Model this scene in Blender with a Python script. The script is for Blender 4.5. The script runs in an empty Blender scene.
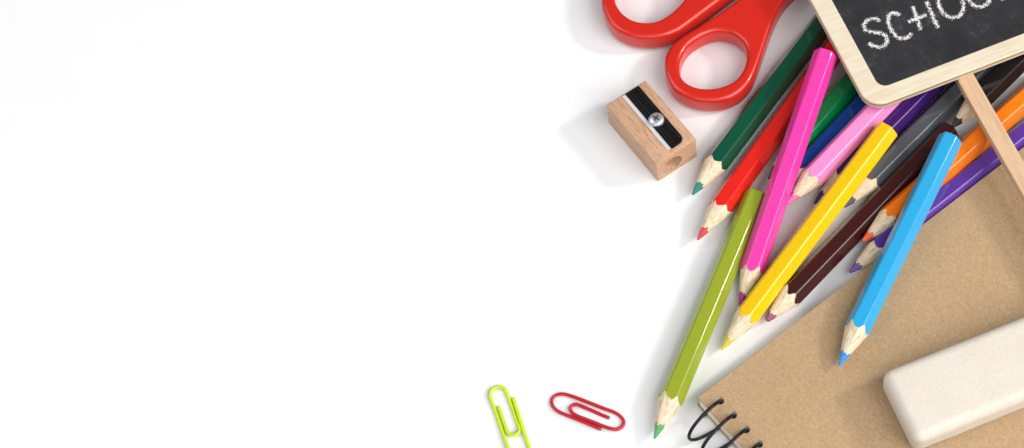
import math, random
# ---------------------------------------------------------------- layout (mm)
TH = math.radians(28.0); F = 2000.0; PCX, PCY = 800.0, 224.0; SC = 3.24
DIST = F / SC
FW = (0.0, math.sin(TH), -math.cos(TH)); UPV = (0.0, math.cos(TH), math.sin(TH))
CAM = (0.0, -FW[1] * DIST, -FW[2] * DIST)
def U(px, py, z=0.0):
    """point of the place (mm) seen at a picture position, on the level z"""
    a, b = (px - PCX) / F, (PCY - py) / F
    d = (a, FW[1] + UPV[1] * b, FW[2] + UPV[2] * b)
    t = (z - CAM[2]) / d[2]
    return (CAM[0] + d[0] * t, CAM[1] + d[1] * t, z)

APO, RHO = 3.45, 0.95          # hexagon apothem, corner rounding
TAN = 0.270                   # taper of the sharpened cone
NB = 5.7                      # notebook thickness
# name, tip px, tip z, other px, other z, length (None = other px is the end), roll, paint, lead, label
PENCILS = [
 ('dark_green', (693,194), 3.45, (852,-15), 3.45, 88, 4, (0.000,0.080,0.038), (0.02, 0.21, 0.14),
  'dark green pencil beside the wooden sharpener, pointing down left'),
 ('red', (698,239), 3.45, (851,27), 3.45, 88, 0, (0.80,0.016,0.008), (0.62,0.06,0.07),
  'bright red pencil between the dark green pencil and the hot pink pencil'),
 ('hot_pink', (740,305), 1.6, (826,53), 15.0, None, 6, (0.90,0.050,0.40), (0.38, 0.035, 0.22),
  'hot pink pencil lying across the red pencil, its tip under the yellow pencil'),
 ('mid_green', (769,178), 3.45, (839,97), 3.45, 88, 0, (0.000,0.22,0.055), (0.005,0.09,0.03),
  'medium green pencil mostly hidden under the hot pink pencil'),
 ('blue', (773.5,200), 3.45, (868.5,99), 3.45, 88, 0, (0.000,0.045,0.25), (0.01,0.04,0.25),
  'deep blue pencil squeezed between the green and the pale pink pencil'),
 ('pale_pink', (787,204), 6.0, (978,5), 12.0, 88, 3, (0.95,0.29,0.62), (0.75,0.16,0.36),
  'pale pink pencil whose tip touches the hot pink pencil'),
 ('dark_purple', (815,203), 3.45, (906.5,110), 3.45, 88, 0, (0.050,0.012,0.145), (0.03,0.01,0.10),
  'dark purple pencil running under the flat end of the yellow pencil'),
 ('yellow', (722,349), 2.6, (888,129), 11.0, None, -6, (0.93, 0.58, 0.002), (0.62,0.48,0.04),
  'yellow pencil lying over the dark purple pencil, tip towards the notebook'),
 ('grey', (845,206), 3.45, (945,106), 3.45, 88, 2, (0.085,0.092,0.105), (0.10,0.11,0.13),
  'slate grey pencil between the yellow and the dark brown pencil'),
 ('brown', (767.5,319.5), 3.45, (864.5,219), 3.45, 87, 0, (0.050,0.006,0.006), (0.28, 0.09, 0.16),
  'dark maroon brown pencil with a blunt mauve lead, under the light blue pencil'),
 ('black', (953,126), 7.2, (1135,-53), 4.0, 88, 0, (0.007, 0.0065, 0.0065), (0.02,0.02,0.02),
  'black pencil whose tip points out under the small chalkboard and its stick'),
 ('orange', (863.5,240.5), 5.7, (979,139.5), 6.1, 88, 4, (0.97,0.20,0.002), (0.80,0.12,0.03),
  'orange pencil crossing under the light blue pencil'),
 ('violet', (850.5,271.5), 3.45, (950,193), 3.45, 88, 0, (0.115,0.038,0.33), (0.15, 0.08, 0.28),
  'violet pencil lying along the edge of the brown notebook'),
 ('light_blue', (839.5,365), NB+2.8, (951,138), 12.9, None, 0, (0.028, 0.40, 0.76), (0.04,0.25,0.62),
  'light blue pencil on top of the pile, its tip resting on the brown notebook'),
 ('lime', (654.8,437.5), 3.45, (757,194), 3.45, None, 3, (0.315, 0.385, 0.025), (0.10,0.33,0.12),
  'lime green pencil lying alone in front, its tip beside the notebook rings'),
]
def pencil_ends(p):
    t = U(p[1][0], p[1][1], p[2]); e = U(p[3][0], p[3][1], p[4])
    d = [e[i] - t[i] for i in range(3)]; L = math.sqrt(sum(v * v for v in d))
    n = [v / L for v in d]
    if p[5]: 
        # keep the far end at the given level
        L2 = p[5]; dz = max(-.2, min(.2, n[2]))
        n = [n[0], n[1], dz]; 
        L = L2
    return t, n, L
#ENDLAYOUT
import bpy, bmesh
from mathutils import Vector, Matrix, Quaternion
from mathutils.geometry import tessellate_polygon
S = 0.001
rnd = random.Random(7)
scene = bpy.context.scene
COL = scene.collection

# ---------------------------------------------------------------- materials
def new_mat(name):
    m = bpy.data.materials.new(name); m.use_nodes = True
    nt = m.node_tree; b = nt.nodes['Principled BSDF']
    return m, nt, b
def N(nt, t, **kw):
    n = nt.nodes.new(t)
    for k, v in kw.items():
        if k.startswith('i_'):
            n.inputs[k[2:].replace('_', ' ')].default_value = v
        else:
            setattr(n, k, v)
    return n
def coords(nt, scale=(1, 1, 1), rot=(0, 0, 0)):
    tc = N(nt, 'ShaderNodeTexCoord'); mp = N(nt, 'ShaderNodeMapping')
    mp.inputs['Scale'].default_value = scale; mp.inputs['Rotation'].default_value = rot
    nt.links.new(tc.outputs['Object'], mp.inputs['Vector'])
    oi = N(nt, 'ShaderNodeObjectInfo'); ad = N(nt, 'ShaderNodeVectorMath', operation='ADD')
    sc = N(nt, 'ShaderNodeMath', operation='MULTIPLY'); sc.inputs[1].default_value = 37.0
    nt.links.new(oi.outputs['Random'], sc.inputs[0])
    nt.links.new(mp.outputs[0], ad.inputs[0]); nt.links.new(sc.outputs[0], ad.inputs[1])
    return ad.outputs[0]
def ramp(nt, fac, stops):
    r = N(nt, 'ShaderNodeValToRGB'); e = r.color_ramp.elements
    while len(e) < len(stops): e.new(0.5)
    for k, (p, c) in enumerate(stops):
        e[k].position = p; e[k].color = (*c, 1)
    nt.links.new(fac, r.inputs[0]); return r.outputs[0]
def noise(nt, vec, scale, detail=4, rough=0.6):
    n = N(nt, 'ShaderNodeTexNoise'); n.inputs['Scale'].default_value = scale
    n.inputs['Detail'].default_value = detail; n.inputs['Roughness'].default_value = rough
    nt.links.new(vec, n.inputs['Vector']); return n.outputs['Fac']
def bump(nt, b, h, strength, dist):
    bp = N(nt, 'ShaderNodeBump'); bp.inputs['Strength'].default_value = strength
    bp.inputs['Distance'].default_value = dist * S
    nt.links.new(h, bp.inputs['Height']); nt.links.new(bp.outputs[0], b.inputs['Normal'])
def mul(c, f): return tuple(min(1, v * f) for v in c)

def paint_mat(name, col, rough=0.42, var=0.05, coat=1.0):
    m, nt, b = new_mat(name); v = coords(nt); col = mul(col, .88)
    n = noise(nt, v, 900, 3)
    nt.links.new(ramp(nt, n, [(0.3, mul(col, 1 - var)), (0.7, mul(col, 1 + var))]), b.inputs['Base Color'])
    r2 = N(nt, 'ShaderNodeMapRange'); r2.inputs['To Min'].default_value = rough * .8; r2.inputs['To Max'].default_value = rough * 1.25
    nt.links.new(noise(nt, v, 350, 5), r2.inputs['Value']); nt.links.new(r2.outputs[0], b.inputs['Roughness'])
    b.inputs['Specular IOR Level'].default_value = 0.12
    b.inputs['Coat Weight'].default_value = coat; b.inputs['Coat Roughness'].default_value = 0.10
    b.inputs['Coat IOR'].default_value = 1.6
    bump(nt, b, noise(nt, v, 500, 2), 0.03, 0.02)
    return m
def wood_mat(name, light, dark, stretch=(60, 900, 900), rough=0.6, fleck=None, bstr=0.3):
    m, nt, b = new_mat(name); v = coords(nt, stretch)
    n = noise(nt, v, 1.0, 6, 0.65)
    c = ramp(nt, n, [(0.32, dark), (0.52, light), (0.75, mul(light, 1.08))])
    if fleck:
        v2 = coords(nt, tuple(s * 1.7 for s in stretch)); f = noise(nt, v2, 1.3, 2, 0.5)
        mx = N(nt, 'ShaderNodeMix', data_type='RGBA')
        rr = N(nt, 'ShaderNodeMapRange'); rr.inputs['From Min'].default_value = 0.60; rr.inputs['From Max'].default_value = 0.68
        nt.links.new(f, rr.inputs['Value']); nt.links.new(rr.outputs[0], mx.inputs['Factor'])
        nt.links.new(c, mx.inputs['A']); mx.inputs['B'].default_value = (*fleck, 1); c = mx.outputs['Result']
    nt.links.new(c, b.inputs['Base Color']); b.inputs['Roughness'].default_value = rough
    bump(nt, b, n, bstr, 0.15)
    return m
def plain_mat(name, col, rough=0.5, metal=0.0, nscale=600, var=0.08, bstr=0.15, coat=0.0):
    m, nt, b = new_mat(name); v = coords(nt); n = noise(nt, v, nscale, 5)
    nt.links.new(ramp(nt, n, [(0.3, mul(col, 1 - var)), (0.7, mul(col, 1 + var))]), b.inputs['Base Color'])
    b.inputs['Roughness'].default_value = rough; b.inputs['Metallic'].default_value = metal
    b.inputs['Coat Weight'].default_value = coat
    bump(nt, b, n, bstr, 0.1)
    return m

M_wood = wood_mat('pencil_wood', (0.76, 0.625, 0.445), (0.50, 0.36, 0.21), (110, 1500, 1500), 0.7)
M_beech = wood_mat('beech', (0.55, 0.335, 0.205), (0.45, 0.255, 0.145), (1100, 170, 1100), 0.55, fleck=(0.36, 0.19, 0.095))
M_stick = wood_mat('stick_wood', (0.64, 0.43, 0.265), (0.55, 0.345, 0.195), (700, 60, 700), 0.55)
M_table = plain_mat('white_surface', (0.83, 0.83, 0.835), 0.6, nscale=40, var=0.006, bstr=0.0)
M_red = plain_mat('red_plastic', (0.58, 0.018, 0.009), 0.30, nscale=1800, var=0.05, bstr=0.10, coat=0.25)
M_steel = plain_mat('steel', (0.62, 0.63, 0.65), 0.22, 1.0, 900, 0.05, 0.05)
M_edge = plain_mat('ground_edge', (0.80, 0.80, 0.81), 0.42, 0.35, 900, 0.04, 0.05)
M_cut = plain_mat('cut_wire', (0.16, 0.16, 0.17), 0.45, 0.6)
M_blade = plain_mat('black_steel', (0.007, 0.007, 0.008), 0.30, 0.0, 900, 0.1, 0.05)
M_blade.node_tree.nodes['Principled BSDF'].inputs['Specular IOR Level'].default_value = 0.25
M_slotshade = plain_mat('screw_slot_shade', (0.10, 0.12, 0.15), 0.4, 0.6)  # darker metal tone, stands for shade inside the screw recess
M_wire = plain_mat('black_wire', (0.006, 0.006, 0.007), 0.3, 0.0, 900, 0.1, 0.05)
M_wire.node_tree.nodes['Principled BSDF'].inputs['Specular IOR Level'].default_value = 0.3
M_redclip = plain_mat('red_clip', (0.48, 0.010, 0.024), 0.32, 0.0, 900, 0.06, 0.05, coat=0.3)
M_limeclip = plain_mat('lime_clip', (0.55, 0.69, 0.010), 0.32, 0.0, 900, 0.06, 0.05, coat=0.3)

def kraft_mat():
    m, nt, b = new_mat('kraft_board'); v = coords(nt)
    a = noise(nt, v, 1500, 6, 0.75); c = noise(nt, coords(nt, (2600, 900, 2600)), 1.0, 4, 0.7); g = noise(nt, v, 22, 3)
    ad = N(nt, 'ShaderNodeMath', operation='ADD'); nt.links.new(a, ad.inputs[0]); nt.links.new(c, ad.inputs[1])
    hf = N(nt, 'ShaderNodeMath', operation='MULTIPLY'); hf.inputs[1].default_value = 0.5; nt.links.new(ad.outputs[0], hf.inputs[0])
    col = ramp(nt, hf.outputs[0], [(0.33, (0.34, 0.215, 0.115)), (0.50, (0.45, 0.302, 0.168)), (0.68, (0.56, 0.395, 0.235))])
    mx = N(nt, 'ShaderNodeMix', data_type='RGBA', blend_type='MULTIPLY'); mx.inputs['Factor'].default_value = 1
    nt.links.new(col, mx.inputs['A'])
    nt.links.new(ramp(nt, g, [(0.3, (0.93, 0.93, 0.93)), (0.7, (1, 1, 1))]), mx.inputs['B'])
    out = mx.outputs['Result']
    for sc_, c_, lo in (((420, 3600, 900), (0.26, 0.15, 0.075), .66), ((3400, 480, 900), (0.70, 0.53, 0.35), .67), ((1500, 1500, 900), (0.22, 0.13, 0.07), .72)):
        fb = noise(nt, coords(nt, sc_, (0, 0, .5)), 1.0, 2, .5); rr = N(nt, 'ShaderNodeMapRange')
        rr.inputs['From Min'].default_value = lo; rr.inputs['From Max'].default_value = lo + .06; rr.inputs['To Max'].default_value = .45
        nt.links.new(fb, rr.inputs['Value']); m2 = N(nt, 'ShaderNodeMix', data_type='RGBA')
        nt.links.new(rr.outputs[0], m2.inputs['Factor']); nt.links.new(out, m2.inputs['A']); m2.inputs['B'].default_value = (*c_, 1); out = m2.outputs['Result']
    nt.links.new(out, b.inputs['Base Color']); b.inputs['Roughness'].default_value = 0.8
    b.inputs['Specular IOR Level'].default_value = 0.25
    bump(nt, b, hf.outputs[0], 0.35, 0.12)
    return m
M_kraft = kraft_mat()
def layered_mat(name, c0, c1, per_mm, rough=0.75):
    """thin sheets seen on edge: stripes that follow the height of the stack"""
    m, nt, b = new_mat(name); v = coords(nt, (25, 25, per_mm * 1000)); n = noise(nt, v, 1.0, 2, 0.5)
    nt.links.new(ramp(nt, n, [(0.35, c0), (0.65, c1)]), b.inputs['Base Color']); b.inputs['Roughness'].default_value = rough
    return m
M_pages = layered_mat('paper_stack', (0.70, 0.66, 0.57), (0.86, 0.83, 0.75), 3.0)
def ply_mat():
    m, nt, b = new_mat('pale_plywood')
    v = coords(nt, (70, 900, 900)); n = noise(nt, v, 1.0, 6, 0.65)
    face = ramp(nt, n, [(0.3, (0.64, 0.53, 0.37)), (0.55, (0.72, 0.63, 0.48)), (0.8, (0.76, 0.68, 0.55))])
    tc = N(nt, 'ShaderNodeTexCoord'); sp = N(nt, 'ShaderNodeSeparateXYZ'); nt.links.new(tc.outputs['Object'], sp.inputs[0])
    mr = N(nt, 'ShaderNodeMapRange'); mr.inputs['From Max'].default_value = 3 * S
    nt.links.new(sp.outputs['Z'], mr.inputs['Value'])
    ply = ramp(nt, mr.outputs[0], [(0.0, (0, 0, 0)), (0.46, (0, 0, 0)), (0.50, (1, 1, 1)), (0.72, (1, 1, 1)), (0.76, (0, 0, 0))])
    mx = N(nt, 'ShaderNodeMix', data_type='RGBA'); nt.links.new(ply, mx.inputs['Factor'])
    nt.links.new(face, mx.inputs['A']); mx.inputs['B'].default_value = (0.40, 0.22, 0.11, 1)
    nt.links.new(mx.outputs['Result'], b.inputs['Base Color']); b.inputs['Roughness'].default_value = 0.6
    bump(nt, b, n, 0.25, 0.12)
    return m
M_ply = ply_mat()
def slate_mat():
    m, nt, b = new_mat('chalkboard_slate'); v = coords(nt)
    n = noise(nt, v, 110, 8, 0.7); f = noise(nt, v, 1500, 3)
    ad = N(nt, 'ShaderNodeMath', operation='MULTIPLY_ADD'); nt.links.new(f, ad.inputs[0]); ad.inputs[1].default_value = 0.3
    nt.links.new(n, ad.inputs[2])
    nt.links.new(ramp(nt, ad.outputs[0], [(0.45, (0.018, 0.018, 0.0205)), (0.72, (0.029, 0.029, 0.033)), (0.95, (0.085, 0.085, 0.09))]), b.inputs['Base Color'])
    b.inputs['Roughness'].default_value = 0.8; b.inputs['Specular IOR Level'].default_value = 0.2; bump(nt, b, f, 0.3, 0.08)
    return m
M_slate = slate_mat()
M_chalk = plain_mat('chalk', (0.80, 0.79, 0.77), 0.95, nscale=1500, var=0.12, bstr=0.3)
def eraser_mat():
    m, nt, b = new_mat('eraser_rubber'); v = coords(nt); n = noise(nt, v, 1300, 4, 0.7); g = noise(nt, v, 90, 5)
    mx = N(nt, 'ShaderNodeMix', data_type='RGBA', blend_type='MULTIPLY'); mx.inputs['Factor'].default_value = 1
    nt.links.new(ramp(nt, n, [(0.3, (0.65, 0.59, 0.505)), (0.7, (0.745, 0.69, 0.61))]), mx.inputs['A'])
    nt.links.new(ramp(nt, g, [(0.3, (0.95, 0.93, 0.91)), (0.7, (1, 1, 1))]), mx.inputs['B'])
    nt.links.new(mx.outputs['Result'], b.inputs['Base Color']); b.inputs['Roughness'].default_value = 0.62
    b.inputs['Subsurface Weight'].default_value = 0.12; b.inputs['Subsurface Radius'].default_value = (2 * S, 1.4 * S, 1.0 * S)
    bump(nt, b, n, 0.25, 0.12)
    return m
M_eraser = eraser_mat()

# ---------------------------------------------------------------- object helpers
def tag(o, label=None, cat=None, group=None, kind=None):
    for k, v in (('label', label), ('category', cat), ('group', group), ('kind', kind)):
        if v: o[k] = v
    return o
def empty(name, loc, quat=None):
    o = bpy.data.objects.new(name, None); COL.objects.link(o); o.empty_display_size = 0.01
    o.location = [v * S for v in loc]
    if quat is not None:
        o.rotation_mode = 'QUATERNION'; o.rotation_quaternion = quat
    return o
def mesh_obj(name, verts, faces, mat, parent=None, smooth=True, loc=None, quat=None):
    me = bpy.data.meshes.new(name)
    me.from_pydata([(v[0] * S, v[1] * S, v[2] * S) for v in verts], [], faces)
    return link_mesh(name, me, mat, parent, smooth, loc, quat)
def link_mesh(name, me, mat, parent=None, smooth=True, loc=None, quat=None):
    bm = bmesh.new(); bm.from_mesh(me); bmesh.ops.recalc_face_normals(bm, faces=bm.faces[:]); bm.to_mesh(me); bm.free()
    me.materials.clear(); me.materials.append(mat)
    for p in me.polygons: p.use_smooth = smooth and not (len(p.vertices) == 3 and abs(p.normal.z) > .9999)
    o = bpy.data.objects.new(name, me); COL.objects.link(o)
    if parent: o.parent = parent
    if loc: o.location = [v * S for v in loc]
    if quat is not None:
        o.rotation_mode = 'QUATERNION'; o.rotation_quaternion = quat
    return o
def frame_quat(ex, ez=(0, 0, 1)):
    x = Vector(ex).normalized(); z = Vector(ez); z = (z - x * z.dot(x)).normalized(); y = z.cross(x)
    return Matrix((x, y, z)).transposed().to_quaternion()
def catmull(pts, closed=False, n=8):
    out = []; m = len(pts)
    rng = range(m) if closed else range(m - 1)
    for i in rng:
        g = lambda k: Vector(pts[k % m]) if closed else Vector(pts[max(0, min(m - 1, k))])
        p0, p1, p2, p3 = g(i - 1), g(i), g(i + 1), g(i + 2)
        for j in range(n):
            t = j / n
            out.append(0.5 * ((2 * p1) + (p2 - p0) * t + (2 * p0 - 5 * p1 + 4 * p2 - p3) * t * t + (3 * p1 - p0 - 3 * p2 + p3) * t ** 3))
    if not closed: out.append(Vector(pts[-1]))
    return out
def tube(path, r, n=10, cap=True):
    """round wire along a list of points (parallel transported frame)"""
    P = [Vector(p) for p in path]; verts = []; faces = []; up = None
    for i, p in enumerate(P):
        t = (P[min(i + 1, len(P) - 1)] - P[max(i - 1, 0)]).normalized()
        if up is None:
            up = Vector((0, 0, 1)) if abs(t.z) < .9 else Vector((1, 0, 0))
        up = (up - t * up.dot(t)).normalized(); s = t.cross(up)
        for k in range(n):
            a = 2 * math.pi * k / n; verts.append(p + (up * math.cos(a) + s * math.sin(a)) * r)
    for i in range(len(P) - 1):
        for k in range(n):
            faces.append((i * n + k, i * n + (k + 1) % n, (i + 1) * n + (k + 1) % n, (i + 1) * n + k))
    if cap:
        faces.append(tuple(range(n))[::-1]); faces.append(tuple(range((len(P) - 1) * n, len(P) * n)))
    return verts, faces
def area2(l): return sum(l[i][0] * l[(i + 1) % len(l)][1] - l[(i + 1) % len(l)][0] * l[i][1] for i in range(len(l)))
def inset(l, d):
    out = []; m = len(l)
    for i in range(m):
        a = Vector(l[i - 1][:2]); b = Vector(l[i][:2]); c = Vector(l[(i + 1) % m][:2])
        e1 = (b - a).normalized(); e2 = (c - b).normalized()
        n1 = Vector((-e1.y, e1.x)); n2 = Vector((-e2.y, e2.x)); nn = n1 + n2
        q = max(0.35, (1 + n1.dot(n2)) / 2)
        out.append(b + nn * 0.5 * d / q)
    return out
def slab(loops, z0, z1, b=0.3, seg=4, trim=0.0):
    """flat piece with rounded rims; loops: the outline first, then holes"""
    L = []
    for k, l in enumerate(loops):
        l = [Vector((p[0], p[1])) for p in l]
        if (area2(l) > 0) != (k == 0): l = l[::-1]
        L.append(l)
    lev = []
    for i in range(seg + 1):
        t = i / seg * math.pi / 2; lev.append((b * (1 - math.sin(t)), z0 + b * (1 - math.cos(t))))
    for i in range(seg + 1):
        t = (1 - i / seg) * math.pi / 2; lev.append((b * (1 - math.sin(t)), z1 - b * (1 - math.cos(t))))
    verts = []; faces = []; tops = []; bots = []
    for l in L:
        m = len(l); base = len(verts)
        for ins, z in lev:
            for p in inset(l, ins + trim): verts.append((p.x, p.y, z))
        for r in range(len(lev) - 1):
            for k in range(m):
                faces.append((base + r * m + k, base + r * m + (k + 1) % m, base + (r + 1) * m + (k + 1) % m, base + (r + 1) * m + k))
        bots.append(list(range(base, base + m))); tops.append(list(range(base + (len(lev) - 1) * m, base + len(lev) * m)))
    for grp in (bots, tops):
        flat = [i for g in grp for i in g]
        for t in tessellate_polygon([[Vector((verts[i][0], verts[i][1], 0)) for i in g] for g in grp]):
            faces.append(tuple(flat[i] for i in t))
    return verts, faces
def rrect(x0, y0, x1, y1, r, n=8):
    out = []
    for cx, cy, a0 in ((x1 - r, y1 - r, 0), (x0 + r, y1 - r, 90), (x0 + r, y0 + r, 180), (x1 - r, y0 + r, 270)):
        for k in range(n + 1):
            a = math.radians(a0 + 90 * k / n); out.append((cx + r * math.cos(a), cy + r * math.sin(a)))
    return out
def circle(cx, cy, r, n=20): return [(cx + r * math.cos(2 * math.pi * k / n), cy + r * math.sin(2 * math.pi * k / n)) for k in range(n)]
def flat_shade(o, ang=35):
    me = o.data; bm = bmesh.new(); bm.from_mesh(me)
    for e in bm.edges:
        if len(e.link_faces) == 2 and e.calc_face_angle(0) > math.radians(ang): e.smooth = False
    bm.to_mesh(me); bm.free()
    return o

# ---------------------------------------------------------------- the white surface
R_ = 2200
ts = mesh_obj('table_surface', [(-R_, -R_, 0), (R_, -R_, 0), (R_, R_, 0), (-R_, R_, 0)], [(0, 1, 2, 3)], M_table)
tag(ts, 'plain white surface everything lies on', None, None, 'structure')

# ---------------------------------------------------------------- pencils
def hex_section():
    """points of a rounded hexagon with flats up and down: (angle, radius)"""
    pts = []; Rc = (APO - RHO) / math.cos(math.pi / 6)
    for c in range(6):
        a0 = math.radians(60 * c); cx, cy = Rc * math.cos(a0), Rc * math.sin(a0)
        arc = [(cx + RHO * math.cos(a0 + math.radians(t)), cy + RHO * math.sin(a0 + math.radians(t))) for t in (-30, -20, -10, 0, 10, 20, 30)]
        pts += arc
        a1 = math.radians(60 * (c + 1)); nx, ny = Rc * math.cos(a1), Rc * math.sin(a1)
        e0 = arc[-1]; e1 = (nx + RHO * math.cos(a1 - math.radians(30)), ny + RHO * math.sin(a1 - math.radians(30)))
        for t in (0.04, 0.2, 0.4, 0.6, 0.8, 0.96):
            pts.append((e0[0] + (e1[0] - e0[0]) * t, e0[1] + (e1[1] - e0[1]) * t))
    return pts
HEX = hex_section()
def pencil(p, rs, blunt=0.28):
    key, _, _, _, _, _, roll, paint, lead, label = p
    t, n, L = pencil_ends(p)
    q = frame_quat(n) @ Quaternion((1, 0, 0), math.radians(roll))
    x0 = blunt / TAN; t = [t[i] - n[i] * (x0 + .45) for i in range(3)]; L += x0 + .45
    root = empty('coloured_pencil', t, q)
    tag(root, label, 'pencil', 'coloured pencils scattered over the surface')
    m = len(HEX); rad = [math.hypot(*a) for a in HEX]
    ph = [rs.uniform(0, 6.28) for _ in range(4)]
    tilt_a, tilt = rs.uniform(0, 6.28), rs.uniform(0.2, 0.7)
    xb = []
    for k in range(m):
        a = math.atan2(HEX[k][1], HEX[k][0])
        w = tilt * math.cos(a - tilt_a) + 0.18 * math.sin(5 * a + ph[0]) + 0.12 * math.sin(11 * a + ph[1]) + rs.uniform(-.08, .08)
        xb.append(rad[k] / TAN + w)
    ring = lambda f: [f(k) for k in range(m)]
    def strip(rings, cap0=False, cap1=False):
        v = [x for r in rings for x in r]; f = []
        for i in range(len(rings) - 1):
            for k in range(m): f.append((i * m + k, i * m + (k + 1) % m, (i + 1) * m + (k + 1) % m, (i + 1) * m + k))
        if cap0: f.append(tuple(range(m)))
        if cap1: f.append(tuple(range((len(rings) - 1) * m, len(rings) * m)))
        return v, f
    sec = lambda x, s: ring(lambda k: (x, HEX[k][0] * s, HEX[k][1] * s))
    # painted barrel with a dipped, slightly domed end; the paint is a hair thicker than the cone at its rim
    rings = [ring(lambda k: (xb[k] + 0.02, HEX[k][0] * .965, HEX[k][1] * .965)), ring(lambda k: (xb[k], HEX[k][0], HEX[k][1])), ring(lambda k: (xb[k] + .3, HEX[k][0], HEX[k][1]))]
    for x in (22, 40, 60, L - 2, L - 0.75): rings.append(sec(x, 1.0))
    for dx, s in ((-.45, .99), (-.2, .955), (-.05, .90), (0.03, .80), (0.12, .5), (0.15, .15)): rings.append(sec(L + dx, s))
    v, f = strip(rings, False, True)
    mesh_obj('barrel', v, f, paint_mat(key + '_paint', paint), root)
    # bare wood cone
    xl = []
    for k in range(m):
        a = math.atan2(HEX[k][1], HEX[k][0])
        xl.append(5.3 + 0.35 * math.sin(3 * a + ph[2]) + 0.25 * math.sin(7 * a + ph[3]) + rs.uniform(-.1, .1))
    cone = lambda x, k, s=1.0: (x, HEX[k][0] / rad[k] * x * TAN * s, HEX[k][1] / rad[k] * x * TAN * s)
    rings = []
    for u in (0.0, .15, .35, .6, .8, 1.0):
        rings.append(ring(lambda k: cone(xl[k] + (xb[k] + .25 - xl[k]) * u, k, 1.0 + .012 * math.sin(9 * k / m * 6.28 + ph[0]))))
    v, f = strip(rings); mesh_obj('wood_cone', v, f, M_wood, root)
    # lead
    rings = [ring(lambda k: cone(x0, k, .25)), ring(lambda k: cone(x0 + .08, k, .7)), ring(lambda k: cone(x0 + .35, k, .98))]
    for u in (.35, .7, 1.02):
        rings.append(ring(lambda k: cone(x0 + .35 + (xl[k] - x0 - .35) * u, k, 1 + .05 * math.sin(5 * k / m * 6.28 + ph[1] + u))))
    v, f = strip(rings, True, False)
    mesh_obj('lead', v, f, plain_mat(key + '_lead', lead, 0.5, nscale=2500, var=0.25, bstr=0.5), root)
    return root
BL = {'brown': 0.75, 'violet': 0.45, 'black': 0.55, 'hot_pink': 0.4, 'grey': .45, 'orange': .5}
for i, p in enumerate(PENCILS): pencil(p, random.Random(31 + i), BL.get(p[0], 0.28))

# ---------------------------------------------------------------- red-handled scissors
ZS0, ZS1 = 1.0, 8.6
def px_loop(pts, z, n=6): return [Vector(U(p[0], p[1] + SDY, z)[:2]) for p in catmull([(a, b, 0) for a, b in pts], True, n)]
A_out = [(601,8),(604,22),(612,36),(627,45),(645,48),(664,46.5),(679,41),(689,34.5),(709,19.5),(729,4.5),(760,-19),(795,-48),(782,-66),(745,-64),(705,-58),(660,-56),(630,-48),(612,-30),(603,-10)]
A_in = [(616,6),(619,15),(626,23.5),(636,29),(648,30.5),(660,28),(673,19.5),(683,9),(687,0),(688,-12),(682,-28),(664,-38),(642,-36),(625,-24),(617,-8)]
B_out = [(664,75),(666,86),(673,98),(687,107),(704,111),(722,110.5),(738,104.5),(750,93),(758,77),(765,57),(773,34),(783,14),(797,-2),(815,-20),(835,-45),(815,-62),(790,-38),(760,-12),(743,4),(715,24),(697,35.5),(683,44),(671,54),(665,65)]
B_in = [(681,76),(683,86),(692,93.5),(706,96.5),(722,94.5),(735,88),(743,77),(746,64),(743,53),(733,44.5),(719,41.5),(704,45.5),(690,55),(683,66)]
sc0 = U(700, 20, 0); SDY = -4
sciss = empty('scissors', sc0)
tag(sciss, 'pair of scissors with two red plastic finger loops lying above the sharpener', 'scissors')
for out_, in_ in ((A_out, A_in), (B_out, B_in)):
    lo = [[(q.x - sc0[0], q.y - sc0[1]) for q in px_loop(l, 5.0)] for l in (out_, in_)]
    v, f = slab(lo, ZS0, ZS1, 1.65, 7, 0.28)
    mesh_obj('handle', v, f, M_red, sciss)
pv = U(868, -105, 5)
def blade(p0, z, side):
    a = Vector(U(p0[0], p0[1], 5)[:2]); c = Vector(pv[:2]); d = (c - a).normalized(); nrm = Vector((-d.y, d.x)) * side
    o2 = Vector(sc0[:2]); tip = c + d * 62
    pts = [a - nrm * 3, c - nrm * 5, tip - nrm * 0.4, tip + nrm * .4, c + nrm * 5, a + nrm * 3]
    v, f = slab([[(q - o2) for q in pts]], z, z + 1.0, 0.15, 2)
    mesh_obj('blade', v, f, M_steel, sciss, False)
blade((780, -52), 3.6, 1); blade((818, -50), 4.9, -1)

# ---------------------------------------------------------------- wooden sharpener
W_, L_, H_ = 15.2, 27.0, 11.0
fl = Vector(U(656.0, 164.6, H_)); bl_ = Vector(U(607.0, 106.5, H_)); ey = (bl_ - fl); ey.z = 0; ey.normalize(); ex = Vector((ey.y, -ey.x, 0))
sharp = empty('pencil_sharpener', (fl.x, fl.y, 0), frame_quat(ex))
tag(sharp, 'small wooden block pencil sharpener with a screwed-on black blade', 'sharpener')
bm = bmesh.new(); bmesh.ops.create_cube(bm, size=1)
for v in bm.verts: v.co = Vector(((v.co.x + .5) * W_, (v.co.y + .5) * L_, (v.co.z + .5) * H_)) * S
bmesh.ops.bevel(bm, geom=bm.edges[:], offset=0.45 * S, segments=3, affect='EDGES', profile=.5)
me = bpy.data.meshes.new('body'); bm.to_mesh(me); bm.free()
body = link_mesh('body', me, M_beech, sharp)
def cut(target, build):
    cb = bmesh.new(); build(cb); bmesh.ops.recalc_face_normals(cb, faces=cb.faces[:]); cm = bpy.data.meshes.new('cut'); cb.to_mesh(cm); cb.free()
    c = bpy.data.objects.new('cut', cm); COL.objects.link(c); c.matrix_world = target.matrix_world
    c.parent = target.parent
    md = target.modifiers.new('b', 'BOOLEAN'); md.operation = 'DIFFERENCE'; md.solver = 'EXACT'; md.object = c
    dg = bpy.context.evaluated_depsgraph_get(); dg.update()
    new = bpy.data.meshes.new_from_object(target.evaluated_get(dg)); target.modifiers.clear(); target.data = new
    bpy.data.objects.remove(c)
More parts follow.
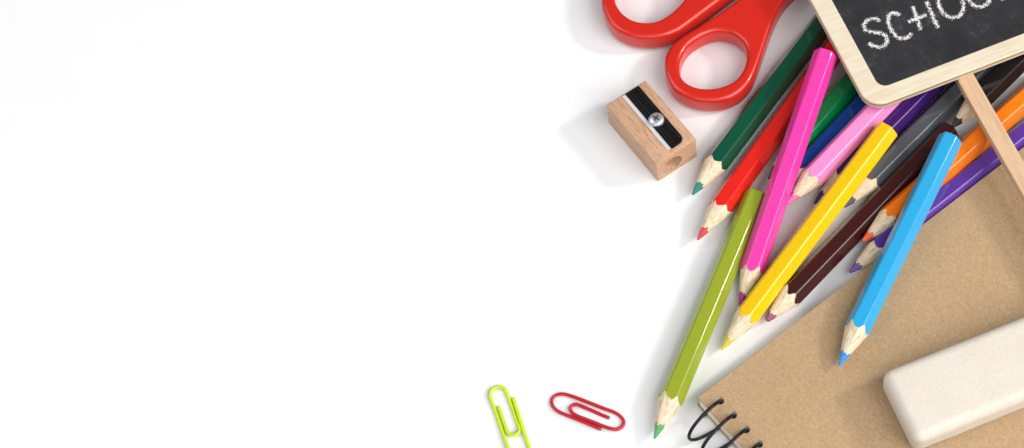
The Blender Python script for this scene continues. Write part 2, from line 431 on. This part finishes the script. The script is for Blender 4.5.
def cone_cut(cb):
    mtx = Matrix.Translation(Vector((5.8, 9.5, 5.0)) * S) @ Matrix.Rotation(math.radians(90), 4, 'X')
    bmesh.ops.create_cone(cb, cap_ends=True, segments=40, radius1=0.7 * S, radius2=3.75 * S, depth=22 * S, matrix=mtx)
def slot_cut(cb):
    bmesh.ops.create_cube(cb, size=1)
    for v in cb.verts: v.co = Vector((5.95 + v.co.x * .9, 15.2 + v.co.y * 26, 9.9 + v.co.z * 3)) * S
cut(body, cone_cut); cut(body, slot_cut)
flat_shade(body, 32)
def bl_poly(x0, x1, y0, y1, r):
    pts = [(x0, y1), (x0, y0)]
    for k in range(7):
        a = math.radians(-90 + 90 * k / 6); pts.append((x1 - r + r * math.cos(a), y0 + r + r * math.sin(a)))
    return pts + [(x1, y1)]
v, f = slab([bl_poly(6.95, 12.1, 1.5, 26.3, 2.0)], H_ - .15, H_ + .65, 0.18, 3)
for gx, hw in ((8.0, .3), (8.9, .25), (11.3, .3)):
    v2, f2 = slab([rrect(gx - hw, 3.2, gx + hw, 26.0, .25, 3)], H_ + .6, H_ + .9, .15, 2)
    f += [tuple(i + len(v) for i in t) for t in f2]; v += v2
bld = mesh_obj('blade', v, f, M_blade, sharp)
v, f = slab([[(5.8, 26.3), (5.8, 2.3), (7.05, 1.5), (7.05, 26.3)]], H_ - .05, H_ + .35, 0.1, 2)
mesh_obj('cutting_edge', v, f, M_edge, bld, False)
# screw: domed head, shade of its cross recess painted as a dark slab
sx, sy = 9.15, 12.5; v = []; f = []; nn = 28
prof = [(2.45, .65), (2.45, 1.15), (2.3, 1.5), (1.8, 1.85), (1.0, 2.0), (.5, 2.03), (.05, 2.04)]
for r, z in prof:
    for k in range(nn): a = 2 * math.pi * k / nn; v.append((sx + r * math.cos(a), sy + r * math.sin(a), H_ + z))
for i in range(len(prof) - 1):
    for k in range(nn): f.append((i * nn + k, i * nn + (k + 1) % nn, (i + 1) * nn + (k + 1) % nn, (i + 1) * nn + k))
f.append(tuple(range((len(prof) - 1) * nn, len(prof) * nn)))
M_screw = plain_mat('zinc', (0.66, 0.67, 0.69), 0.3, 0.7, 900, 0.06, 0.05)
scr = mesh_obj('screw', v, f, M_screw, sharp)
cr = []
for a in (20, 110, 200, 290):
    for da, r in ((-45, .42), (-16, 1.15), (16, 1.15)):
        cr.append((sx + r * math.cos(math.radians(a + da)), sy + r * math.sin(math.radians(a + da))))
v, f = slab([cr], H_ + 1.6, H_ + 2.06, .03, 1); mesh_obj('cross_recess_shade', v, f, M_slotshade, scr, False)

# ---------------------------------------------------------------- chalkboard sign
ZB = 14.8; BT = 3.0; ZT = ZB + BT
c0 = Vector(U(869.3, 109.2, ZT)); bx = Vector(U(1023.4, 50.0, ZT)) - c0; bx.z = 0; bx.normalize(); by = Vector((-bx.y, bx.x, 0))
BW, BH = 80.0, 60.0
board = empty('chalkboard_sign', (c0.x, c0.y, ZB), frame_quat(bx))
tag(board, 'small pale wood framed chalkboard on a stick with a chalked word', 'chalkboard')
FWD = 6.3
v, f = slab([rrect(0, 0, BW, BH, 6.5, 10), rrect(FWD, FWD - .6, BW - FWD, BH - FWD, 3.2, 6)], 0, BT, 0.45, 4)
mesh_obj('frame', v, f, M_ply, board)
v, f = slab([rrect(FWD - .8, FWD - 1.4, BW - FWD + .8, BH - FWD + .8, 2.4, 6)], 0.35, BT - .35, 0.05, 1)
flat_shade(mesh_obj('slate_panel', v, f, M_slate, board))
sp = Vector(U(966.4, 76.0, ZB)) - c0; sx0 = sp.dot(bx)
v, f = slab([rrect(sx0 - 3.1, -78, sx0 + 2.4, 30, .3, 2)], -3.3, -0.02, 0.25, 2)
flat_shade(mesh_obj('stick', v, f, M_stick, board))
zc = ZB + BT - .35
LET = [
 [(880,21.5),(877,19.2),(872.4,18.3),(866.2,21.2),(863.6,26.5),(866,30.8),(872,32.2),(880,33),(886,36.5),(887,41.5),(883.5,46),(877.5,47.2),(872,45.5),(868.5,43)],
 [(899.5,15.5),(896,13.2),(891,13.2),(888.3,18),(889.5,26),(893,33),(898,37.5),(904.5,38.8),(909,36),(911,32.5)],
 [(912.7,6.7),(915.5,14.5),(918,22),(920.7,30)], [(908.3,22),(914,19.6),(920,17.4),(926.2,14.7)], [(926.6,1.5),(930,10.5),(934,19.5),(938.3,28)],
 [(946,-10.5),(940.5,-6),(938.3,1.5),(940.5,9),(945.5,15.2),(953,18),(960,15.5),(963.5,8),(962,-1),(957.5,-8),(951,-11.5),(945,-10)],
 [(973,-21),(968.3,-15),(966.8,-7),(969.5,1.5),(974.5,6),(981,7),(988,3),(991,-5),(989.5,-13),(984.5,-19.5),(978,-22.5),(972,-20.5)],
 [(990.5,-32),(993.5,-23),(997,-12),(1000.5,-.8)], [(999.8,-.6),(1006,-3),(1012.5,-5.5)]]
cv, cf = [], []; rc = random.Random(5)
for st in LET:
    pts = catmull([U(a, b, zc) for a, b in st], False, 16); acc = 0
    for i in range(len(pts) - 1):
        a, b = pts[i], pts[i + 1]; d = (b - a); ln = d.length
        if ln < 1e-6: continue
        d.normalize(); nn_ = Vector((-d.y, d.x, 0)); acc += ln * 42
        press = 0.68 + 0.32 * math.sin(i * 0.33 + a.x) * math.sin(i * .12 + a.y * .7)
        while acc > 0:
            acc -= 1
            u = rc.gauss(0, 0.53)
            if abs(u) > 1.05 or rc.random() > press: continue
            c = a + d * ln * rc.random() + nn_ * u - c0
            q = Vector((c.dot(bx), c.dot(by), BT - .35 + .01 + .07 * rc.random())); r = rc.uniform(.07, .23) * (1.15 - abs(u) * .8); a0 = rc.uniform(0, 6.28); m = rc.choice((4, 5)); base = len(cv)
            for k in range(m):
                aa = a0 + 6.28 * k / m; rr = r * rc.uniform(.7, 1.3); cv.append((q.x + rr * math.cos(aa), q.y + rr * math.sin(aa), q.z + rc.uniform(-.01, .03)))
            cf.append(tuple(range(base, base + m)))
mesh_obj('chalk_lettering', cv, cf, M_chalk, board, False)

# ---------------------------------------------------------------- spiral notebook
K = Vector(U(697.6, 397.5, NB)); E = Vector(U(949.5, 203.8, NB)); nx = (E - K); nx.z = 0; nx.normalize(); ny = Vector((-nx.y, nx.x, 0))
note = empty('spiral_notebook', (K.x, K.y, 0), frame_quat(nx))
tag(note, 'brown kraft covered spiral notebook with black wire rings', 'notebook')
h0 = Vector(U(719, 401.2, NB)) - K; PITCH = 5.9; hx = 4.4; hy0 = h0.dot(ny)
NL, NW = 205.0, 145.0; nh = int((NW - 8 + hy0) / PITCH)
holes = [circle(hx, hy0 - PITCH * k, 1.2, 18) for k in range(nh)]
def sheet(name, x0, y0, x1, y1, r, z0, z1, b, mat):
    v, f = slab([rrect(x0, y0, x1, y1, r * .4, 5)] + holes, z0, z1, b, 2)
    return flat_shade(mesh_obj(name, v, f, mat, note), 50)
sheet('back_cover', -.35, -NW, NL, .1, 1.0, 0.15, .85, .12, M_kraft)
sheet('paper_block', .05, -NW + .8, NL - .8, -.5, .8, 0.87, NB - .62, .05, M_pages)
sheet('front_cover', 0, -NW, NL, 0, 1.0, NB - .60, NB, .15, M_kraft)
# one continuous wire coil through all the holes
path = []; x0c, zcc, ra, rb = hx - 7.0, 4.75, 7.0, 4.2
for i in range(int(nh * 40) + 9):
    k = (i - 9) / 40; ang = 2 * math.pi * k
    if k > nh - 1 + .3: break
    path.append((x0c + ra * math.cos(ang), hy0 - PITCH * k, zcc + rb * math.sin(ang)))
v, f = tube(path, 0.52, 10); mesh_obj('wire_coil', v, f, M_wire, note)

# ---------------------------------------------------------------- eraser on the notebook
EH = 10.5; ez = NB + .02
e0 = Vector(U(880.5, 370.5, ez + EH)); e1 = Vector(U(1024, 313.7, ez + EH)); ax = (e1 - e0); ax.z = 0; ax.normalize()
er = None
bm = bmesh.new(); bmesh.ops.create_cube(bm, size=1); EL, EW = 62.0, 24.0
for v in bm.verts: v.co = Vector(((v.co.x + .5) * EL, (v.co.y - .5) * EW, (v.co.z + .5) * EH)) * S
bmesh.ops.bevel(bm, geom=bm.edges[:], offset=3.1 * S, segments=8, affect='EDGES', profile=.5)
bmesh.ops.subdivide_edges(bm, edges=[e for e in bm.edges if e.calc_length() > 4 * S], cuts=14, use_grid_fill=True)
from mathutils import noise as mnoise
for v in bm.verts:
    v.co += v.co.normalized() * mnoise.noise(v.co * 160) * .22 * S + v.normal * mnoise.noise(v.co * 420) * .05 * S
me = bpy.data.meshes.new('eraser'); bm.to_mesh(me); bm.free()
er = link_mesh('eraser', me, M_eraser, None, True, (e0.x, e0.y, ez), frame_quat(ax))
tag(er, 'thick cream white block eraser with rounded edges on the brown notebook', 'eraser')

# ---------------------------------------------------------------- paper clips
def clip(name, pts, r, mat, label, ends):
    z = r + .1; c = U(*pts[len(pts) // 2], 0); root = empty(name, c)
    tag(root, label, 'paper clip', 'coloured paper clips')
    P = [Vector(U(a, b, z)) - Vector(c) for a, b in pts]
    # the wire passes over itself a little
    P = [Vector((p.x, p.y, z + .25 * math.sin(i * .9))) for i, p in enumerate(P)]
    path = catmull(P, False, 8); v, f = tube(path, r, 12); mesh_obj('wire', v, f, mat, root)
    if ends:
        for a, b in ((path[0], path[1]), (path[-1], path[-2])):
            d = (a - b).normalized(); v, f = tube([a - d * .15, a + d * .35], r * .93, 12); mesh_obj('cut_end', v, f, M_cut, root)
    return root
clip('paper_clip', [(600,428.8),(586,423.2),(571,417.2),(559,412),(553,406.5),(551.6,400.5),(555.3,395.4),(562.2,394),(572,396.5),(589.7,403.2),(603,408.3),(615.2,412.7),(622,418),(623.6,423.3),(620.7,428),(614.2,429.6),(606,427.5),(597.5,424),(586,419.2),(578,416),(572.5,412.8),(570.3,408.8),(572.6,405.6),(577.5,405),(585,407.8),(593.6,411.2),(601,414.4),(608.3,417.4)],
     0.54, M_redclip, 'red paper clip lying flat on the white surface', True)
lx = [(270,195),(290,256),(312,325),(333,390),(350,440),(362,490),(350,520),(315,525),(280,512),(258,487),(240,437),(215,365),(190,290),(165,222),(154,185),(163,152),(195,138),(228,150),(244,185),(264,240),(285,300),(301,345),(296,372),(270,385),(243,371),(228,330),(211,282),(195,235)]
clip('paper_clip', [(x / 5.09 + 460, y / 5.09 + 360) for x, y in lx], 0.54, M_limeclip,
     'lime yellow paper clip left of the red clip, cut off by the picture edge', False)

# ---------------------------------------------------------------- camera, light
cd = bpy.data.cameras.new('camera'); cam = bpy.data.objects.new('camera', cd); COL.objects.link(cam)
cam.location = [v * S for v in CAM]; cam.rotation_euler = (TH, 0, 0)
cd.sensor_width = 36; cd.lens = 36 * F / 1024; cd.shift_x = (512 - PCX) / 1024; cd.clip_start = 0.02; cd.clip_end = 50
scene.camera = cam
w = bpy.data.worlds.new('World'); scene.world = w; w.use_nodes = True
w.node_tree.nodes['Background'].inputs[0].default_value = (0.95, 0.97, 1.0, 1); w.node_tree.nodes['Background'].inputs[1].default_value = 0.11
def lamp(name, direction, dist, size, power, col=(1, 1, 1), size_y=None, aim=(20, 0, 0)):
    l = bpy.data.lights.new(name, 'AREA'); l.energy = power; l.color = col; l.size = size
    if size_y: l.shape = 'RECTANGLE'; l.size_y = size_y
    o = bpy.data.objects.new(name, l); COL.objects.link(o)
    d = Vector(direction).normalized(); a = Vector(aim) * S
    o.location = a + d * dist; o.rotation_euler = d.to_track_quat('Z', 'Y').to_euler()
    return o
lamp('key_softbox', (.80, .14, .54), 1.8, 0.22, 15, (1, .985, .96))
lamp('large_softbox', (.59, -.40, .71), 2.0, 1.7, 44, (1, .99, .98))
lamp('left_softbox', (-.70, .05, .68), 2.0, 1.5, 16, (.97, .98, 1))
lamp('front_softbox', (-.10, -.80, .62), 2.0, 1.4, 10, (.98, .99, 1))
scene.view_settings.view_transform = 'Standard'; scene.view_settings.look = 'None'
scene.view_settings.exposure = 0; scene.view_settings.gamma = 1
scene.cycles.max_bounces = 8; scene.cycles.use_denoising = True; scene.cycles.use_adaptive_sampling = False
